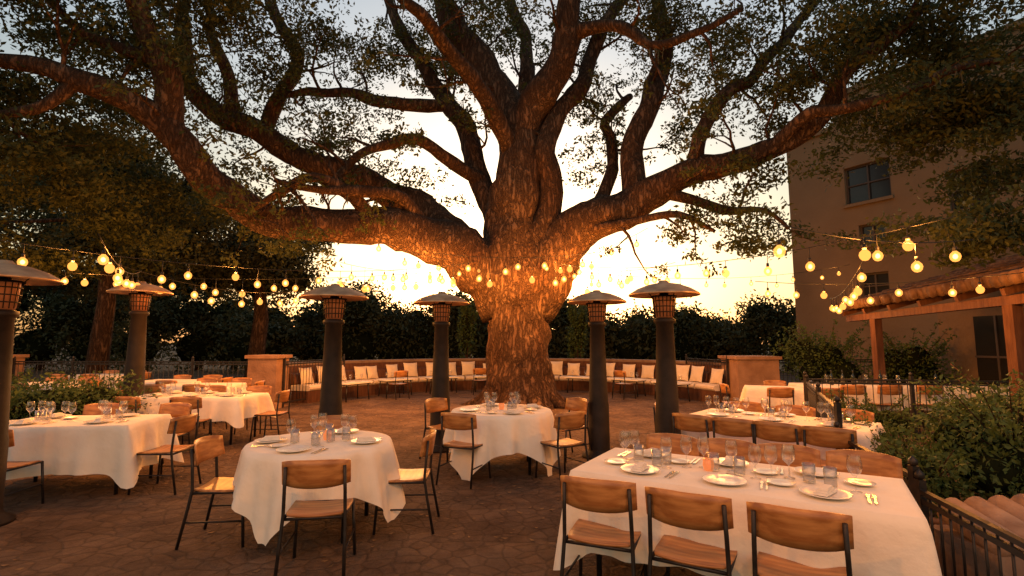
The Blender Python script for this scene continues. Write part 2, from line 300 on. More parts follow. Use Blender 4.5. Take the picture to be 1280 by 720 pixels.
cl=[ # u,v,dy,radius m (x,y,z), sprig count
 (60,50,-3.5,2.2,2,1.6,700),(180,20,-3.5,2,2,1.3,480),(50,170,-3,1.8,2,1.2,600),(20,260,-2.5,1.7,2,1.3,560),(120,240,-1,1.9,2,1.2,520),(150,310,0,2.0,1.5,.8,320),(130,150,-1,1.7,2,1.1,380),
 (300,30,-1,2,2,1.1,380),(270,110,0,1.7,2,1,270),(330,235,1,1.4,1.5,.7,150),(230,265,2,1.8,1.5,.9,300),(420,40,0,1.7,2,1,260),(440,160,1,1.4,1.6,.8,120),(500,195,0,1.1,1.3,.5,60),
 (520,50,1,1.7,2,.9,230),(620,30,1,1.5,2,.8,180),(760,30,1,1.6,2,.9,210),(850,35,0,1.7,2,1,240),(900,120,0,1.5,1.7,.8,150),(970,60,-1,1.7,2,1.1,330),
 (1060,50,-2.5,1.7,1.8,1,400),(1150,50,-3,1.8,2,1.1,480),(1240,90,-3.5,1.8,2,1.2,560),(1160,140,-3,1.5,1.6,.7,330),(1080,180,-2.5,1.2,1.5,.6,100),(1250,190,-3.5,1.3,1.6,.9,320),(1190,300,-5,.9,.9,.5,90),(1250,280,-5,.8,.8,.6,160),
 (1010,130,-2,1.2,1.5,.6,150),(880,270,-1.5,1.0,1.1,.5,80),(945,290,-2,1,1.1,.6,100),(930,225,-1.5,.9,1,.4,60),(760,150,1,1.2,1.5,.7,80),(730,210,1,.9,1,.5,40),(545,230,1,.9,1,.5,45),
 (360,300,1,1.2,1.2,.5,90),(640,-60,0,6,4,1.2,500),(200,-70,-3,4,3,1.2,550),(1100,-70,-3,4,3,1.2,500)]  # last three clusters: unseen crown above the view, added for shading
for u,v,dy,rx,ry,rz,n in cl:
    c=limb_pt(u,v,dy)
    subs=[c+Vector((random.uniform(-1,1)*rx*.85,random.uniform(-1,1)*ry*.85,random.uniform(-1,1)*rz*.85)) for _ in range(9)]
    for _ in range(n):
        s=random.choice(subs)
        sprigs.append((s+Vector((random.gauss(0,rx*.22),random.gauss(0,ry*.22),random.gauss(0,rz*.18))),.2,1))
pos=[]
for p,s,k in sprigs:
    m=int(random.randint(9,15)*k); q=rng.normal(size=(m,3))*s*.62; q[:,2]*=.6; pos.append(q+np.array(p))
pos=np.concatenate(pos)
oak=empty('oak_tree')
put('trunk_and_limbs',tb.mesh('oak_trunk',[M_bark]),parent=oak)
put('leaves',leaves_mesh('oak_leaves',pos,.12,M_leaf),parent=oak)
ms=MB()
for pts in main:
    for i in range(int(len(pts)*.5),len(pts)):
        if random.random()<.12:
            base=pts[i]-Vector((0,0,.05))
            for _ in range(random.randint(4,7)):
                p=base+Vector((random.gauss(0,.06),random.gauss(0,.06),0)); Ls=random.uniform(.1,.4)
                q=[p+Vector((random.gauss(0,.02),random.gauss(0,.02),-Ls*t)) for t in (0,.35,.7,1)]
                ms.tube(q,[.010,.016,.010,.003],4)
put('spanish_moss',ms.mesh('spanish_moss',[M_moss]),parent=oak)
# ------------------------------------------------------------ distant trees
def blob(mb,c,r,mi=0,seed=0):
    seg=14; rings=9; vs=[];fs=[]
    for j in range(rings+1):
        ph=math.pi*j/rings
        for i in range(seg):
            a=2*math.pi*i/seg; d=Vector((math.sin(ph)*math.cos(a),math.sin(ph)*math.sin(a),math.cos(ph)))
            k=1+.35*noise.noise(d*1.8+Vector((seed,0,0))); vs.append((c[0]+d.x*r[0]*k,c[1]+d.y*r[1]*k,c[2]+d.z*r[2]*k))
    for j in range(rings):
        for i in range(seg): k=(i+1)%seg; fs.append((j*seg+i,(j+1)*seg+i,(j+1)*seg+k,j*seg+k))
    mb.add(vs,fs,mi,True)
def leafy(c,r,n,core,coreMB,seed=0,shell=(.72,1.12)):
    d=rng.normal(size=(n,3)); d/=np.linalg.norm(d,axis=1)[:,None]; k=np.array([1+.4*noise.noise(Vector(x)*2.1+Vector((seed,3,1))) for x in d])
    rad=rng.uniform(*shell,size=n)*k
    if core: blob(coreMB,c,[x*.6 for x in r],0,seed)  # added dark blob inside the leaves
    return np.array(c)+d*np.array(r)*rad[:,None]
cb=MB(); ps=[]
x=-48
while x<22:
    yy=random.uniform(27,33); h=random.uniform(3.5,5.8)+(2.2 if x<-18 else 0)+ (0 if x<8 else -.8)
    rr=random.uniform(1.4,2.3)
    for _ in range(4):
        ps.append(leafy((x+random.uniform(-1.2,1.2),yy+random.uniform(-1.2,1.2),h*random.uniform(.35,.78)),(rr*.7,rr*.7,h*.23),800,True,cb,random.uniform(0,99),(.55,1.3)))
    ps.append(leafy((x,yy-.5,1.4),(rr,rr*.7,1.6),700,True,cb,random.uniform(0,99)))
    cb.tube([(x,yy,0),(x+.2,yy,h*.6)],[.22,.12],6,1)
    x+=random.uniform(1.4,2.1)
dt=empty('distant_trees'); put('dark_fillers_and_trunks',cb.mesh('dc',[M_core,M_bark]),parent=dt); put('leaves',leaves_mesh('distant_leaves',np.concatenate(ps),.24,M_far),parent=dt)
def side_tree(base,crown,nbl,R0,lsz):
    t=empty('background_tree'); m=MB(); q=[]
    m.tube([base,(base[0]+.2,base[1],crown[2]*.5),(crown[0],crown[1],crown[2])],[.35,.28,.15],10,1,rough=.15)
    for i in range(nbl):
        a=random.uniform(0,6.28); rr=random.uniform(.1,1)*R0
        c=(crown[0]+math.cos(a)*rr,crown[1]+math.sin(a)*rr,crown[2]+random.uniform(-.6,.6)*R0)
        m.tube([crown,c],[.1,.03],5,1)
        s=random.uniform(.8,1.4); q.append(leafy(c,(s,s,s*.65),1300,True,m,random.uniform(0,99),(.5,1.35)))
    put('trunk_and_filler',m.mesh('bt',[M_core,M_bark]),parent=t); put('leaves',leaves_mesh('btl',np.concatenate(q),lsz,M_far),parent=t)
side_tree((-14.5,18,0),(-14.5,18,6.1),26,3.6,.17)
side_tree((-21,20,0),(-21,20,6.6),22,4.2,.2)
side_tree((-10.5,21,0),(-10.5,21,5.2),14,2.4,.17)
# ------------------------------------------------------------ shrubs
def shrub(loc,r,n,ls=.07,name='shrub'):
    m=MB(); q=[]
    for i in range(9):
        c=(loc[0]+random.uniform(-.6,.6)*r[0],loc[1]+random.uniform(-.6,.6)*r[1],loc[2]+random.uniform(-.4,.5)*r[2])
        q.append(leafy(c,(r[0]*.5,r[1]*.5,r[2]*.5),n//9,True,m,random.uniform(0,99),(.4,1.6)))
        m.tube([(loc[0],loc[1],0),c],[.02,.008],5,1)
    for i in range(26):   # shoots poking out of the mass
        a=random.uniform(0,6.28); d=Vector((math.cos(a)*r[0],math.sin(a)*r[1],random.uniform(.5,1.3)*r[2])); e=Vector(loc)+d*random.uniform(.9,1.25)
        m.tube([Vector(loc)+d*.3,e],[.008,.003],4,1)
        t=rng.uniform(.45,1,(22,1)); q.append(np.array(Vector(loc))+ (np.array(d)*.3)*(1-t)+ (np.array(e)-np.array(Vector(loc)))*t+rng.normal(size=(22,3))*.03)
    t=empty(name); put('stems_and_filler',m.mesh('sh',[M_core,M_bark]),parent=t); put('leaves',leaves_mesh('shl',np.concatenate(q),ls,M_leafb),parent=t)
shrub((4.25,4.45,.66),(.62,.5,.5),7000,.055)
shrub((5.2,5.2,.7),(.7,.6,.55),4500,.06)
shrub((-7.2,8.0,.5),(1.3,.7,.55),6000,.07)
shrub((-9.0,8.4,.5),(1.2,.7,.6),5000,.07)
shrub((8.6,14.2,1.0),(1.1,.7,.9),4000,.09)
shrub((10.4,13.5,.9),(1,.7,.9),3500,.09)
shrub((5.6,8.2,.35),(.5,.4,.35),2200,.06)
shrub((-1.7,20.3,2.0),(.35,.35,1.2),1600,.12,'climbing_vine'); shrub((2.6,20.3,2.0),(.35,.35,1.1),1600,.12,'climbing_vine')
# ------------------------------------------------------------ chair
def chair_mesh():
    m=MB()
    nx,ny=8,7; W,D=.44,.42
    def sheet(fn,nx,ny,th,mi):
        vs=[];fs=[]
        for s in (0,1):
            for j in range(ny+1):
                for i in range(nx+1): vs.append(fn(i/nx,j/ny,s*th))
        o=(nx+1)*(ny+1)
        for j in range(ny):
            for i in range(nx):
                a=j*(nx+1)+i; fs.append((a,a+nx+1,a+nx+2,a+1)); fs.append((o+a,o+a+1,o+a+nx+2,o+a+nx+1))
        for i in range(nx):
            fs.append((i,i+1,o+i+1,o+i)); a=ny*(nx+1)+i; fs.append((a+1,a,o+a,o+a+1))
        for j in range(ny):
            a=j*(nx+1); fs.append((a+nx+1,a,o+a,o+a+nx+1)); a+=nx; fs.append((a,a+nx+1,o+a+nx+1,o+a))
        m.add(vs,fs,mi,True)
    def seat(u,v,t):
        x=(u-.5)*W; y=(v-.5)*D; k=1-.12*(abs(2*v-1)**4)*1; x*=k*(.94+.06*v)
        return (x,y,.445-.018*math.cos((u-.5)*2.6)-.012*math.sin(v*3.1)-(.03*max(0,v-.85)/.15)**1+t)
    sheet(seat,nx,ny,.014,0)
    def back(u,v,t):
        x=(u-.5)*.47; c=(1-math.cos((u-.5)*2.2))*.14
        z=.63+v*.20-.02*abs(2*u-1)**3*(1 if v>.5 else -1)*abs(2*v-1)
        return (x,-.235+c-.03*v-t,z)
    sheet(back,12,4,.013,0)
    for s in (-1,1):
        m.tube([(s*.225,-.29,0),(s*.215,-.23,.30),(s*.208,-.205,.45),(s*.205,-.215,.60),(s*.2,-.232,.78)],.0125,7,1)
        m.tube([(s*.225,.22,0),(s*.205,.19,.43)],.0125,7,1)
        m.tube([(s*.205,.19,.425),(s*.207,-.205,.425)],.011,7,1)
        m.tube([(s*.217,.205,.2),(s*.219,-.25,.2)],.008,6,1)
    m.tube([(-.205,.185,.42),(.205,.185,.42)],.011,7,1); m.tube([(-.205,-.2,.42),(.205,-.2,.42)],.011,7,1)
    return m.mesh('dining_chair',[M_wood,M_black])
CH=chair_mesh()
def chair(x,y,face,sc=1):
    put('dining_chair',CH,(x,y,0.002),R(face-90)+random.uniform(-.1,.1),sc)
# ------------------------------------------------------------ tables
def cloth_round(r,half,z=.755,phase=.4,seed=0):
    m=MB(); seg=144; rings=[(0.001,z),(r*.5,z),(r*.9,z+.001),(r,z-.002)]; vs=[];fs=[]
    for rr,zz in rings:
        for i in range(seg): a=2*math.pi*i/seg; vs.append((rr*math.cos(a),rr*math.sin(a),zz))
    nd=12
    for j in range(1,nd+1):
        t=j/nd
        for i in range(seg):
            a=2*math.pi*i/seg; b=a-phase; e=half/max(abs(math.cos(b)),abs(math.sin(b)),.0001); e=min(e,half*1.32)
            drop=e-r; cn=(drop-(half-r))/(half*.32+.001)
            f=math.sin(a*11+seed+1.3*math.sin(a*2+seed))*.055+math.sin(a*23+seed*2)*.018
            rr=r+.012+t**.8*(.045+f+.07*cn); vs.append((rr*math.cos(a),rr*math.sin(a),z-.006-drop*t))
    tot=len(rings)+nd
    for j in range(tot-1):
        for i in range(seg): k=(i+1)%seg; fs.append((j*seg+i,(j+1)*seg+i,(j+1)*seg+k,j*seg+k))
    m.add(vs,fs,0,True); return m
def cloth_rect(Lx,Ly,drop=.45,z=.755,seed=0):
    m=MB(); per=[]
    def side(a,b,n):
        for i in range(n): t=i/n; per.append((a[0]+(b[0]-a[0])*t,a[1]+(b[1]-a[1])*t))
    hx,hy=Lx/2,Ly/2
    nx=int(Lx/.03); ny=int(Ly/.03)
    side((-hx,-hy),(hx,-hy),nx); side((hx,-hy),(hx,hy),ny); side((hx,hy),(-hx,hy),nx); side((-hx,hy),(-hx,-hy),ny)
    n=len(per); vs=[];fs=[]
    for k in (.02,.97,1.0):
        for x,y in per: vs.append((x*k,y*k,z+(0 if k<1 else -.003)))
    nd=10; arc=[i*.03 for i in range(n)]
    for j in range(1,nd+1):
        t=j/nd
        for i,(x,y) in enumerate(per):
            cx=hx-abs(x); cy=hy-abs(y); cd=max(cx,cy); corner=math.exp(-(cd/.09)**2)
            if abs(abs(x)-hx)<1e-4 and abs(abs(y)-hy)<1e-4: nxn=(math.copysign(.7,x),math.copysign(.7,y))
            elif hx-abs(x)<1e-4: nxn=(math.copysign(1,x),math.copysign(.75*corner,y))
            else: nxn=(math.copysign(.75*corner,x),math.copysign(1,y))
            sA=arc[i]; f=math.sin(sA*13+seed+1.5*math.sin(sA*2.7+seed))*.040+math.sin(sA*29+seed)*.013
            o=.008+t**.85*(.042+f+.085*corner); dd=drop*(1+.28*corner+.03*math.sin(sA*4+seed))
            vs.append((x+nxn[0]*o,y+nxn[1]*o,z-.008-dd*t))
    tot=3+nd
    for j in range(tot-1):
        for i in range(n): k=(i+1)%n; fs.append((j*n+i,(j+1)*n+i,(j+1)*n+k,j*n+k))
    m.add(vs,fs,0,True); m.add([(-hx*.03,-hy*.03,z),(hx*.03,-hy*.03,z),(hx*.03,hy*.03,z),(-hx*.03,hy*.03,z)],[(0,1,2,3)],0)
    return m
def legs(m,hx,hy):
    for sx in (-1,1):
        for sy in (-1,1): m.tube([(sx*hx,sy*hy,0),(sx*hx,sy*hy,.73)],.02,8,1)
    m.box((0,0,.735),(hx*2+.1,hy*2+.1,.03),1)
def table_round(x,y,r,half,phase,seed):
    m=cloth_round(r,half,phase=phase,seed=seed); legs(m,r*.55,r*.55); return put('round_dining_table',m.mesh('round_table',[M_cloth,M_black]),(x,y,0))
def table_rect(x,y,Lx,Ly,ang,seed,drop=.45):
    m=cloth_rect(Lx,Ly,drop,seed=seed); legs(m,Lx*.42,Ly*.38); return put('dining_table',m.mesh('table',[M_cloth,M_black]),(x,y,0),R(ang))
g=MB(); g.lathe([(.034,0),(.034,.003),(.006,.008),(.0045,.02),(.0045,.085),(.012,.095),(.034,.118),(.042,.15),(.039,.185),(.033,.215)],16); WG=g.mesh('wine_glass',[M_glass])
g=MB(); g.lathe([(.001,.004),(.03,.004),(.036,.006),(.039,.12),(.037,.12),(.034,.012),(.001,.01)],16); TG=g.mesh('tumbler',[M_glass])
g=MB(); g.lathe([(.001,.006),(.08,.006),(.095,.010),(.135,.020),(.137,.023),(.13,.024),(.09,.013),(.001,.010)],32); PL=g.mesh('dinner_plate',[M_china])
g=MB(); g.lathe([(.001,.006),(.05,.006),(.06,.010),(.085,.016),(.086,.019),(.055,.013),(.001,.010)],28); SP=g.mesh('side_plate',[M_china])
g=MB(); g.box((0,0,.006),(.012,.13,.003)); g.box((0,.095,.007),(.022,.07,.003),0,taper=.8); g.box((.03,0,.006),(.012,.14,.003)); g.box((.03,.1,.006),(.018,.08,.002)); CU=g.mesh('cutlery',[M_cut])
g=MB()
for i in range(3): g.box((0,i*.004,.012+.012*i),(.075-.012*i,.17-.02*i,.011),0,rz=.06*i,taper=.9)
NP=g.mesh('folded_napkin',[M_nap])
g=MB(); g.lathe([(.001,0),(.035,0),(.037,.17),(.032,.2),(.014,.235),(.013,.3),(.016,.302),(.016,.315),(.001,.316)],16); BT=g.mesh('wine_bottle',[M_bottle])
g=MB(); g.lathe([(.001,0),(.03,0),(.038,.03),(.036,.08),(.034,.08),(.03,.01),(.001,.01)],16); CD=g.mesh('candle_holder',[M_red])
ZT=.757
def ware(x,y,ang,what):
    me={'wine_glass':WG,'water_glass':TG,'dinner_plate':PL,'side_plate':SP,'cutlery':CU,'folded_napkin':NP,'wine_bottle':BT,'candle_holder':CD}[what]
    put(what,me,(x,y,ZT+(.012 if what=='folded_napkin' else 0)),ang)
def setting(cx,cy,ang,lx,ly,rad=None):
    def W(a,b):
        c,s=math.cos(ang),math.sin(ang); return cx+a*c-b*s, cy+a*s+b*c
    l=math.hypot(*(lx,ly)) if rad else 1
    if rad: f=(-lx/l,-ly/l)
    else: f=(0,-math.copysign(1,ly))
    sd=(-f[1],f[0]); fa=math.atan2(f[1],f[0])-math.pi/2+ang
    j=lambda: random.uniform(-.02,.02)
    def pt(a,b): a+=j(); b+=j(); return W(lx+sd[0]*a+f[0]*b,ly+sd[1]*a+f[1]*b)
    a0,b0=W(lx,ly); ware(a0,b0,fa,'dinner_plate')
    if random.random()<.8: ware(a0,b0,fa+random.uniform(-.4,.4),'folded_napkin')
    ware(*pt(-.20,0),fa+j()*4,'cutlery'); ware(*pt(-.14,.2),0,'wine_glass'); ware(*pt(-.05,.24),0,'water_glass')
    if random.random()<.6: ware(*pt(.235,.14),0,'side_plate')
# A front round table
ax,ay=-1.74,4.78; table_round(ax,ay,.62,.95,.55,1)
for a in (185,262,350,80): setting(ax,ay,0,.44*math.cos(R(a)),.44*math.sin(R(a)),True)
ware(ax+.03,ay+.08,0,'candle_holder'); ware(ax+.15,ay+.2,0,'wine_glass'); ware(ax-.12,ay+.15,0,'wine_glass'); ware(ax+.1,ay-.03,0,'water_glass')
chair(-2.42,4.55,8); chair(-1.42,3.95,97); chair(-.98,4.85,182); chair(-1.95,5.65,275)
# B middle round table
bx,by=-.14,7.0; table_round(bx,by,.66,1.08,.2,4)
for a in (20,110,200,290): setting(bx,by,0,.45*math.cos(R(a)),.45*math.sin(R(a)),True)
ware(bx,by,0,'candle_holder'); ware(bx-.1,by+.15,0,'wine_glass'); ware(bx+.14,by+.1,0,'wine_glass')
chair(-.56,6.35,72); chair(.60,6.42,118); chair(-.95,7.55,-30); chair(.80,7.6,215)
# C front right long table
AC=-31; cx,cy=1.50,3.62; table_rect(cx,cy,1.98,.92,AC,2,.5)
cc,ss=math.cos(R(AC)),math.sin(R(AC))
def locC(a,b): return cx+a*cc-b*ss, cy+a*ss+b*cc
for k,a in enumerate((-.68,-.12,.42)):
    x,y=locC(a,-.62); chair(x,y,AC+90+(3,-2,2)[k])
for a in (-.55,0,.55): setting(cx,cy,R(AC),a-.0,-.27)
for a in (-.62,-.15,.3,.78):
    x,y=locC(a,.66); chair(x,y,AC-90)
for a in (-.62,-.05,.5): setting(cx,cy,R(AC),a,.27)
for a,b,wn in ((-.15,.02,'candle_holder'),(.0,.05,'wine_glass'),(-.3,.03,'wine_glass'),(.25,.0,'wine_glass'),(.35,.08,'wine_glass'),(-.45,.05,'water_glass'),(-.75,.0,'wine_glass'),(-.7,.1,'wine_glass')):
    x,y=locC(a,b); ware(x,y,0,wn)
# D second right long table
AD=-42; dx,dy_=3.15,6.2; table_rect(dx,dy_,1.9,.85,AD,5)
c2,s2=math.cos(R(AD)),math.sin(R(AD))
def locD(a,b): return dx+a*c2-b*s2, dy_+a*s2+b*c2
for a in (-.7,-.25,.2,.65): x,y=locD(a,-.62); chair(x,y,AD+90)
for a in (-.6,0,.6): x,y=locD(a,.62); chair(x,y,AD-90); setting(dx,dy_,R(AD),a,.25); setting(dx,dy_,R(AD),a,-.25)
x,y=locD(-1.25,0); chair(x,y,AD)
for i in range(8): x,y=locD(-.8+i*.22,random.uniform(-.05,.1)); ware(x,y,0,'wine_glass')
# E far right table with bottles
table_rect(7.6,11.0,2.9,1.0,-6,3)
for i in range(14): ware(6.4+i*.18,11.05+random.uniform(-.2,.2)-.02*i,0,random.choice(['wine_bottle','wine_bottle','wine_glass','water_glass']))
for x in (6.7,7.4,8.2): chair(x,10.35,85)
table_rect(9.9,10.6,1.2,.8,-6,6)
# F left table
table_rect(-5.0,6.05,1.5,.9,8,7,.5)
for a in (-.4,.35): setting(-5,6.05,R(8),a,.25); setting(-5,6.05,R(8),a,-.25)
for i in range(7): ware(-5.5+i*.16,6.05+random.uniform(-.1,.15),0,'wine_glass')
chair(-5.05,5.25,85); chair(-3.95,6.0,185); chair(-5.5,6.85,275); chair(-4.6,6.9,265); chair(-5.95,5.6,60)
# G left mid table
table_rect(-5.35,8.95,1.9,.9,-4,8,.35)
for a in (-.6,0,.6): setting(-5.35,8.95,0,a,.25); setting(-5.35,8.95,0,a,-.25)
chair(-5.0,8.15,92); chair(-4.15,9.0,180); chair(-5.9,8.2,85); chair(-6.5,9.0,0); chair(-4.8,9.7,270); chair(-5.7,9.75,265)
for (x,y,a) in ((-10.5,11.5,5),(-8.0,12.3,-5),(-11.5,14.5,0),(-6.7,11.2,3)):
    table_rect(x,y,1.5,.85,a,x,.3)
    for dx2,dy2,f in ((-.4,-.7,90),(.4,-.7,90),(-.4,.7,270),(.4,.7,270),(1.05,0,180)): chair(x+dx2,y+dy2,f)
table_rect(5.4,10.4,1.3,.8,-20,5.4,.35)
for dx2,dy2,f in ((-.4,-.6,80),(.4,-.75,80),(-.9,.1,-10),(.3,.7,260)): chair(5.4+dx2,10.4+dy2,f)
# ------------------------------------------------------------ curved banquette + wall
def arcstrip(mb,cx,cy,prof,a0,a1,n,mi,smooth=False):
    k=len(prof); vs=[];fs=[]
    for i in range(n+1):
        a=R(a0+(a1-a0)*i/n)
        for r,z in prof: vs.append((cx+r*math.cos(a),cy+r*math.sin(a),z))
    for i in range(n):
        for j in range(k): q=(j+1)%k; fs.append((i*k+j,i*k+q,(i+1)*k+q,(i+1)*k+j))
    fs.append(tuple(range(k))); fs.append(tuple(n*k+j for j in range(k))[::-1]); mb.add(vs,fs,mi,smooth)
m=MB(); BY=12.6
arcstrip(m,0,BY,[(5.8,.0),(6.5,.0),(6.5,.32),(5.8,.32)],16,164,60,0)
arcstrip(m,0,BY,[(6.42,.325),(6.56,.325),(6.60,.98),(6.52,.98)],16,164,60,0)
for i in range(18):
    a0=16+i*148/18+.35; a1=16+(i+1)*148/18-.35
    arcstrip(m,0,BY,[(5.78,.34),(5.75,.38),(5.75,.43),(5.79,.47),(6.1,.485),(6.38,.47),(6.38,.325),(5.8,.325)],a0,a1,5,1)
    arcstrip(m,0,BY,[(6.28,.49),(6.27,.54),(6.33,.74),(6.37,.78),(6.45,.79),(6.49,.77),(6.41,.49)],a0,a1,5,0)
for i in range(24):   # loose cushions leaning on the back
    a=R(20+i*6.1+random.uniform(-1.6,1.6)); r=6.14; s=random.uniform(.42,.52); m.pillow((r*math.cos(a),BY+r*math.sin(a),.49+s*.48),(.17,s,s),1,rz=a+random.uniform(-.15,.15),ry=.28)
put('curved_banquette',m.mesh('bench',[M_timber,M_cush]))
m=MB(); arcstrip(m,0,12.6,[(6.7,0),(7.05,0),(7.05,.98),(6.7,.98)],14,166,60,0); arcstrip(m,0,12.6,[(6.64,.983),(7.11,.983),(7.11,1.06),(6.64,1.06)],14,166,60,0); put('low_stone_wall',m.mesh('wall',[M_stone]))
# low tables in front of the banquette
g=MB(); g.box((0,0,.50),(1.05,.6,.035),0); g.box((0,0,.47),(.95,.5,.03),1)
for sx_ in (-.42,.42):
    for sy_ in (-.2,.2): g.tube([(sx_*1.08,sy_*1.1,0),(sx_,sy_,.46)],.018,7,1)
LT=g.mesh('low_lounge_table',[M_cloth,M_black])
for i in range(8):
    a=R(27+18*i); r=5.15; x,y=r*math.cos(a),12.6+r*math.sin(a)
    put('low_lounge_table',LT,(x,y,0),a+math.pi/2)
    for k in (-.35,-.12,.1,.32): put('wine_glass',WG,(x+k*math.sin(a),y-k*math.cos(a)+random.uniform(-.1,.1),.518))
    for k in (-.22,.22): put('side_plate',SP,(x+k*math.sin(a),y-k*math.cos(a),.514))
for a in (40,78,104,141): chair(4.35*math.cos(R(a)),12.6+4.35*math.sin(R(a)),a)
def pillar(x,y,w,h):
    m=MB(); m.box((0,0,h/2),(w,w,h)); m.box((0,0,h+.04),(w+.12,w+.12,.08)); m.box((0,0,.07),(w+.06,w+.06,.14)); put('stucco_pillar',m.mesh('pillar',[M_brick]),(x,y,0))
pillar(-6.25,13.3,.72,1.25); pillar(6.55,14.3,1.1,1.2); pillar(-13.5,13.6,.7,1.25)
def fence(p0,p1,h=1.15,name='iron_fence',sp=.13,post=1.6):
    m=MB(); a=Vector(p0);b=Vector(p1);L=(b-a).length;n=int(L/sp)
    for z in (.12,h-.06): m.beam((*a,z),(*b,z),.025,.035)
    m.beam((*a,h),(*b,h),.04,.03)
    for i in range(n+1): p=a+(b-a)*i/n; m.tube([(p.x,p.y,.1),(p.x,p.y,h)],.008,5)
    k=max(1,int(L/post))
    for i in range(k+1): p=a+(b-a)*i/k; m.box((p.x,p.y,(h+.08)/2),(.05,.05,h+.08)); m.lathe([(.001,.0),(.03,.02),(.03,.05),(.001,.08)],8,(p.x,p.y,h+.07))
    put(name,m.mesh(name,[M_black]))
fence((-5.85,13.3),(-5.2,16.0)); fence((7.15,14.3),(11.5,15.3),1.15); fence((-6.65,13.3),(-13.1,13.6)); fence((5.95,14.3),(5.5,16.3))
fence((3.35,5.4),(2.85,3.75),.7,'iron_railing',.11,1.1); fence((2.85,3.7),(2.5,2.2),.62,'iron_railing',.11,1.1); fence((5.2,9.2),(8.5,8.6),1.0,'iron_railing'); fence((3.4,5.45),(5.2,9.15),.95,'iron_railing')
# planted pots beside the railing
g=MB(); g.lathe([(.001,0),(.13,0),(.19,.28),(.21,.28),(.21,.33),(.18,.33),(.17,.29),(.001,.28)],20); PT=g.mesh('pot',[M_terra])
for x,y in ((3.55,4.75),(3.3,4.2),(4.0,5.9)):
    put('plant_pot',PT,(x,y,0)); shrub((x,y,.52),(.24,.24,.22),1300,.05,'potted_plant')
# ------------------------------------------------------------ patio heater
m=MB()
m.lathe([(.001,0),(.25,0),(.25,.03),(.17,.08),(.155,.12),(.15,.75),(.14,.8),(.12,1.4),(.105,1.88),(.135,1.90),(.135,1.94),(.10,1.96)],20,mi=0)
m.lathe([(.095,1.96),(.115,1.99),(.125,2.10),(.13,2.20),(.135,2.22)],20,mi=1)
for i in range(18):
    a=2*math.pi*i/18; m.tube([(.12*math.cos(a),.12*math.sin(a),1.97),(.142*math.cos(a),.142*math.sin(a),2.22)],.006,4,0)
for z in (2.03,2.10,2.17): m.lathe([(.128+.07*(z-2.0),z-.006),(.134+.07*(z-2.0),z),(.128+.07*(z-2.0),z+.006)],20,mi=0)
m.lathe([(.16,2.215),(.16,2.235),(.06,2.24),(.05,2.28)],20,mi=0)
m.lathe([(.05,2.285),(.30,2.275),(.42,2.25),(.43,2.235),(.44,2.24),(.435,2.258),(.42,2.27),(.33,2.325),(.2,2.375),(.07,2.40),(.05,2.43),(.001,2.435)],32,mi=2)
for i in range(3): a=i*2.1+.4; m.tube([(.14*math.cos(a),.14*math.sin(a),2.22),(.2*math.cos(a),.2*math.sin(a),2.29)],.006,5,0)
HM=m.mesh('patio_heater',[M_heat,M_glow,M_steel])
for x,y,s in ((-1.12,8.15,1.01),(1.27,7.65,1),(-2.38,6.85,1),(1.92,6.45,1),(-6.7,9.2,1.13),(-4.85,4.85,1.0)): put('patio_heater',HM,(x,y,0),random.random()*6,s)
# ------------------------------------------------------------ string lights
BP=[(.001,-.115),(.026,-.108),(.043,-.086),(.050,-.058),(.043,-.030),(.024,-.010),(.016,0)]
FP=[(.001,-.085),(.016,-.078),(.022,-.06),(.016,-.04),(.001,-.03)]
def string(p0,p1,n,sag,every=3,watt=18,jit=.0,bs=1.0,off=1):
    m=MB(); p0=Vector(p0);p1=Vector(p1); par=empty('string_lights')
    pts=[]
    for i in range(n*3+1):
        t=i/(n*3); pts.append(p0.lerp(p1,t)-Vector((0,0,sag*4*t*(1-t))))
    m.tube(pts,.006,5,0)
    for i in range(n):
        t=(i+.5+random.uniform(-.28,.28)*(jit>0))/n; p=p0.lerp(p1,t)-Vector((0,0,sag*4*t*(1-t))); q=p-Vector((0,0,.05+random.uniform(0,jit)))
        m.tube([p,q],.005,4,0); m.lathe([(.001,.005),(.018,.005),(.02,-.045),(.001,-.045)],10,(q.x,q.y,q.z),0)
        m.lathe([(a*bs,b*bs) for a,b in BP],12,(q.x,q.y,q.z-.045),1)
        if every and i%every==off%every:
            ld=bpy.data.lights.new('bulb_light','POINT'); ld.energy=watt; ld.color=(1,.45,.13); ld.shadow_soft_size=.02
            o=bpy.data.objects.new('bulb_light',ld); S.collection.objects.link(o); o.location=q-Vector((0,0,.045+.06*bs)); o.parent=par
        else: m.lathe([(a*bs,b*bs) for a,b in FP],8,(q.x,q.y,q.z-.045),2)
    put('cord_and_bulbs',m.mesh('string',[M_cord,M_bulb,M_fil]),parent=par)
string((-6.6,6.3,2.95),(-.75,13.0,3.75),17,.35,4,150,.14,1.1)
string((-6.8,8.6,3.0),(-5.0,13.5,3.1),9,.3,4,110,.15,1.25)
string((-14,11,3.6),(-.8,13.9,3.7),24,.45,6,210,.2,1.4)
string((-4.6,5.6,2.85),(-6.8,9.3,2.95),6,.2,4,100,.12,1.1)
string((.75,13.0,3.75),(4.6,5.2,2.95),14,.35,4,120,.12,1.1)
string((2.4,4.9,2.85),(5.4,5.9,2.85),4,.12,3,100,.12,1.1)
string((4.6,6.6,2.75),(7.6,12.2,2.7),10,.15,4,75,.15,1.1)
string((7.2,6.6,2.62),(4.4,9.2,2.75),8,.12,4,60,.12)
string((.8,13.9,3.7),(12.0,18,4.4),12,.4,5,110,.2,1.2)
string((-1.9,12.2,3.8),(1.9,12.2,3.8),12,.12,3,135,.5,1.4)
string((-4.2,12.4,3.6),(-1.2,12.6,3.6),7,.2,3,150,.4,1.4)
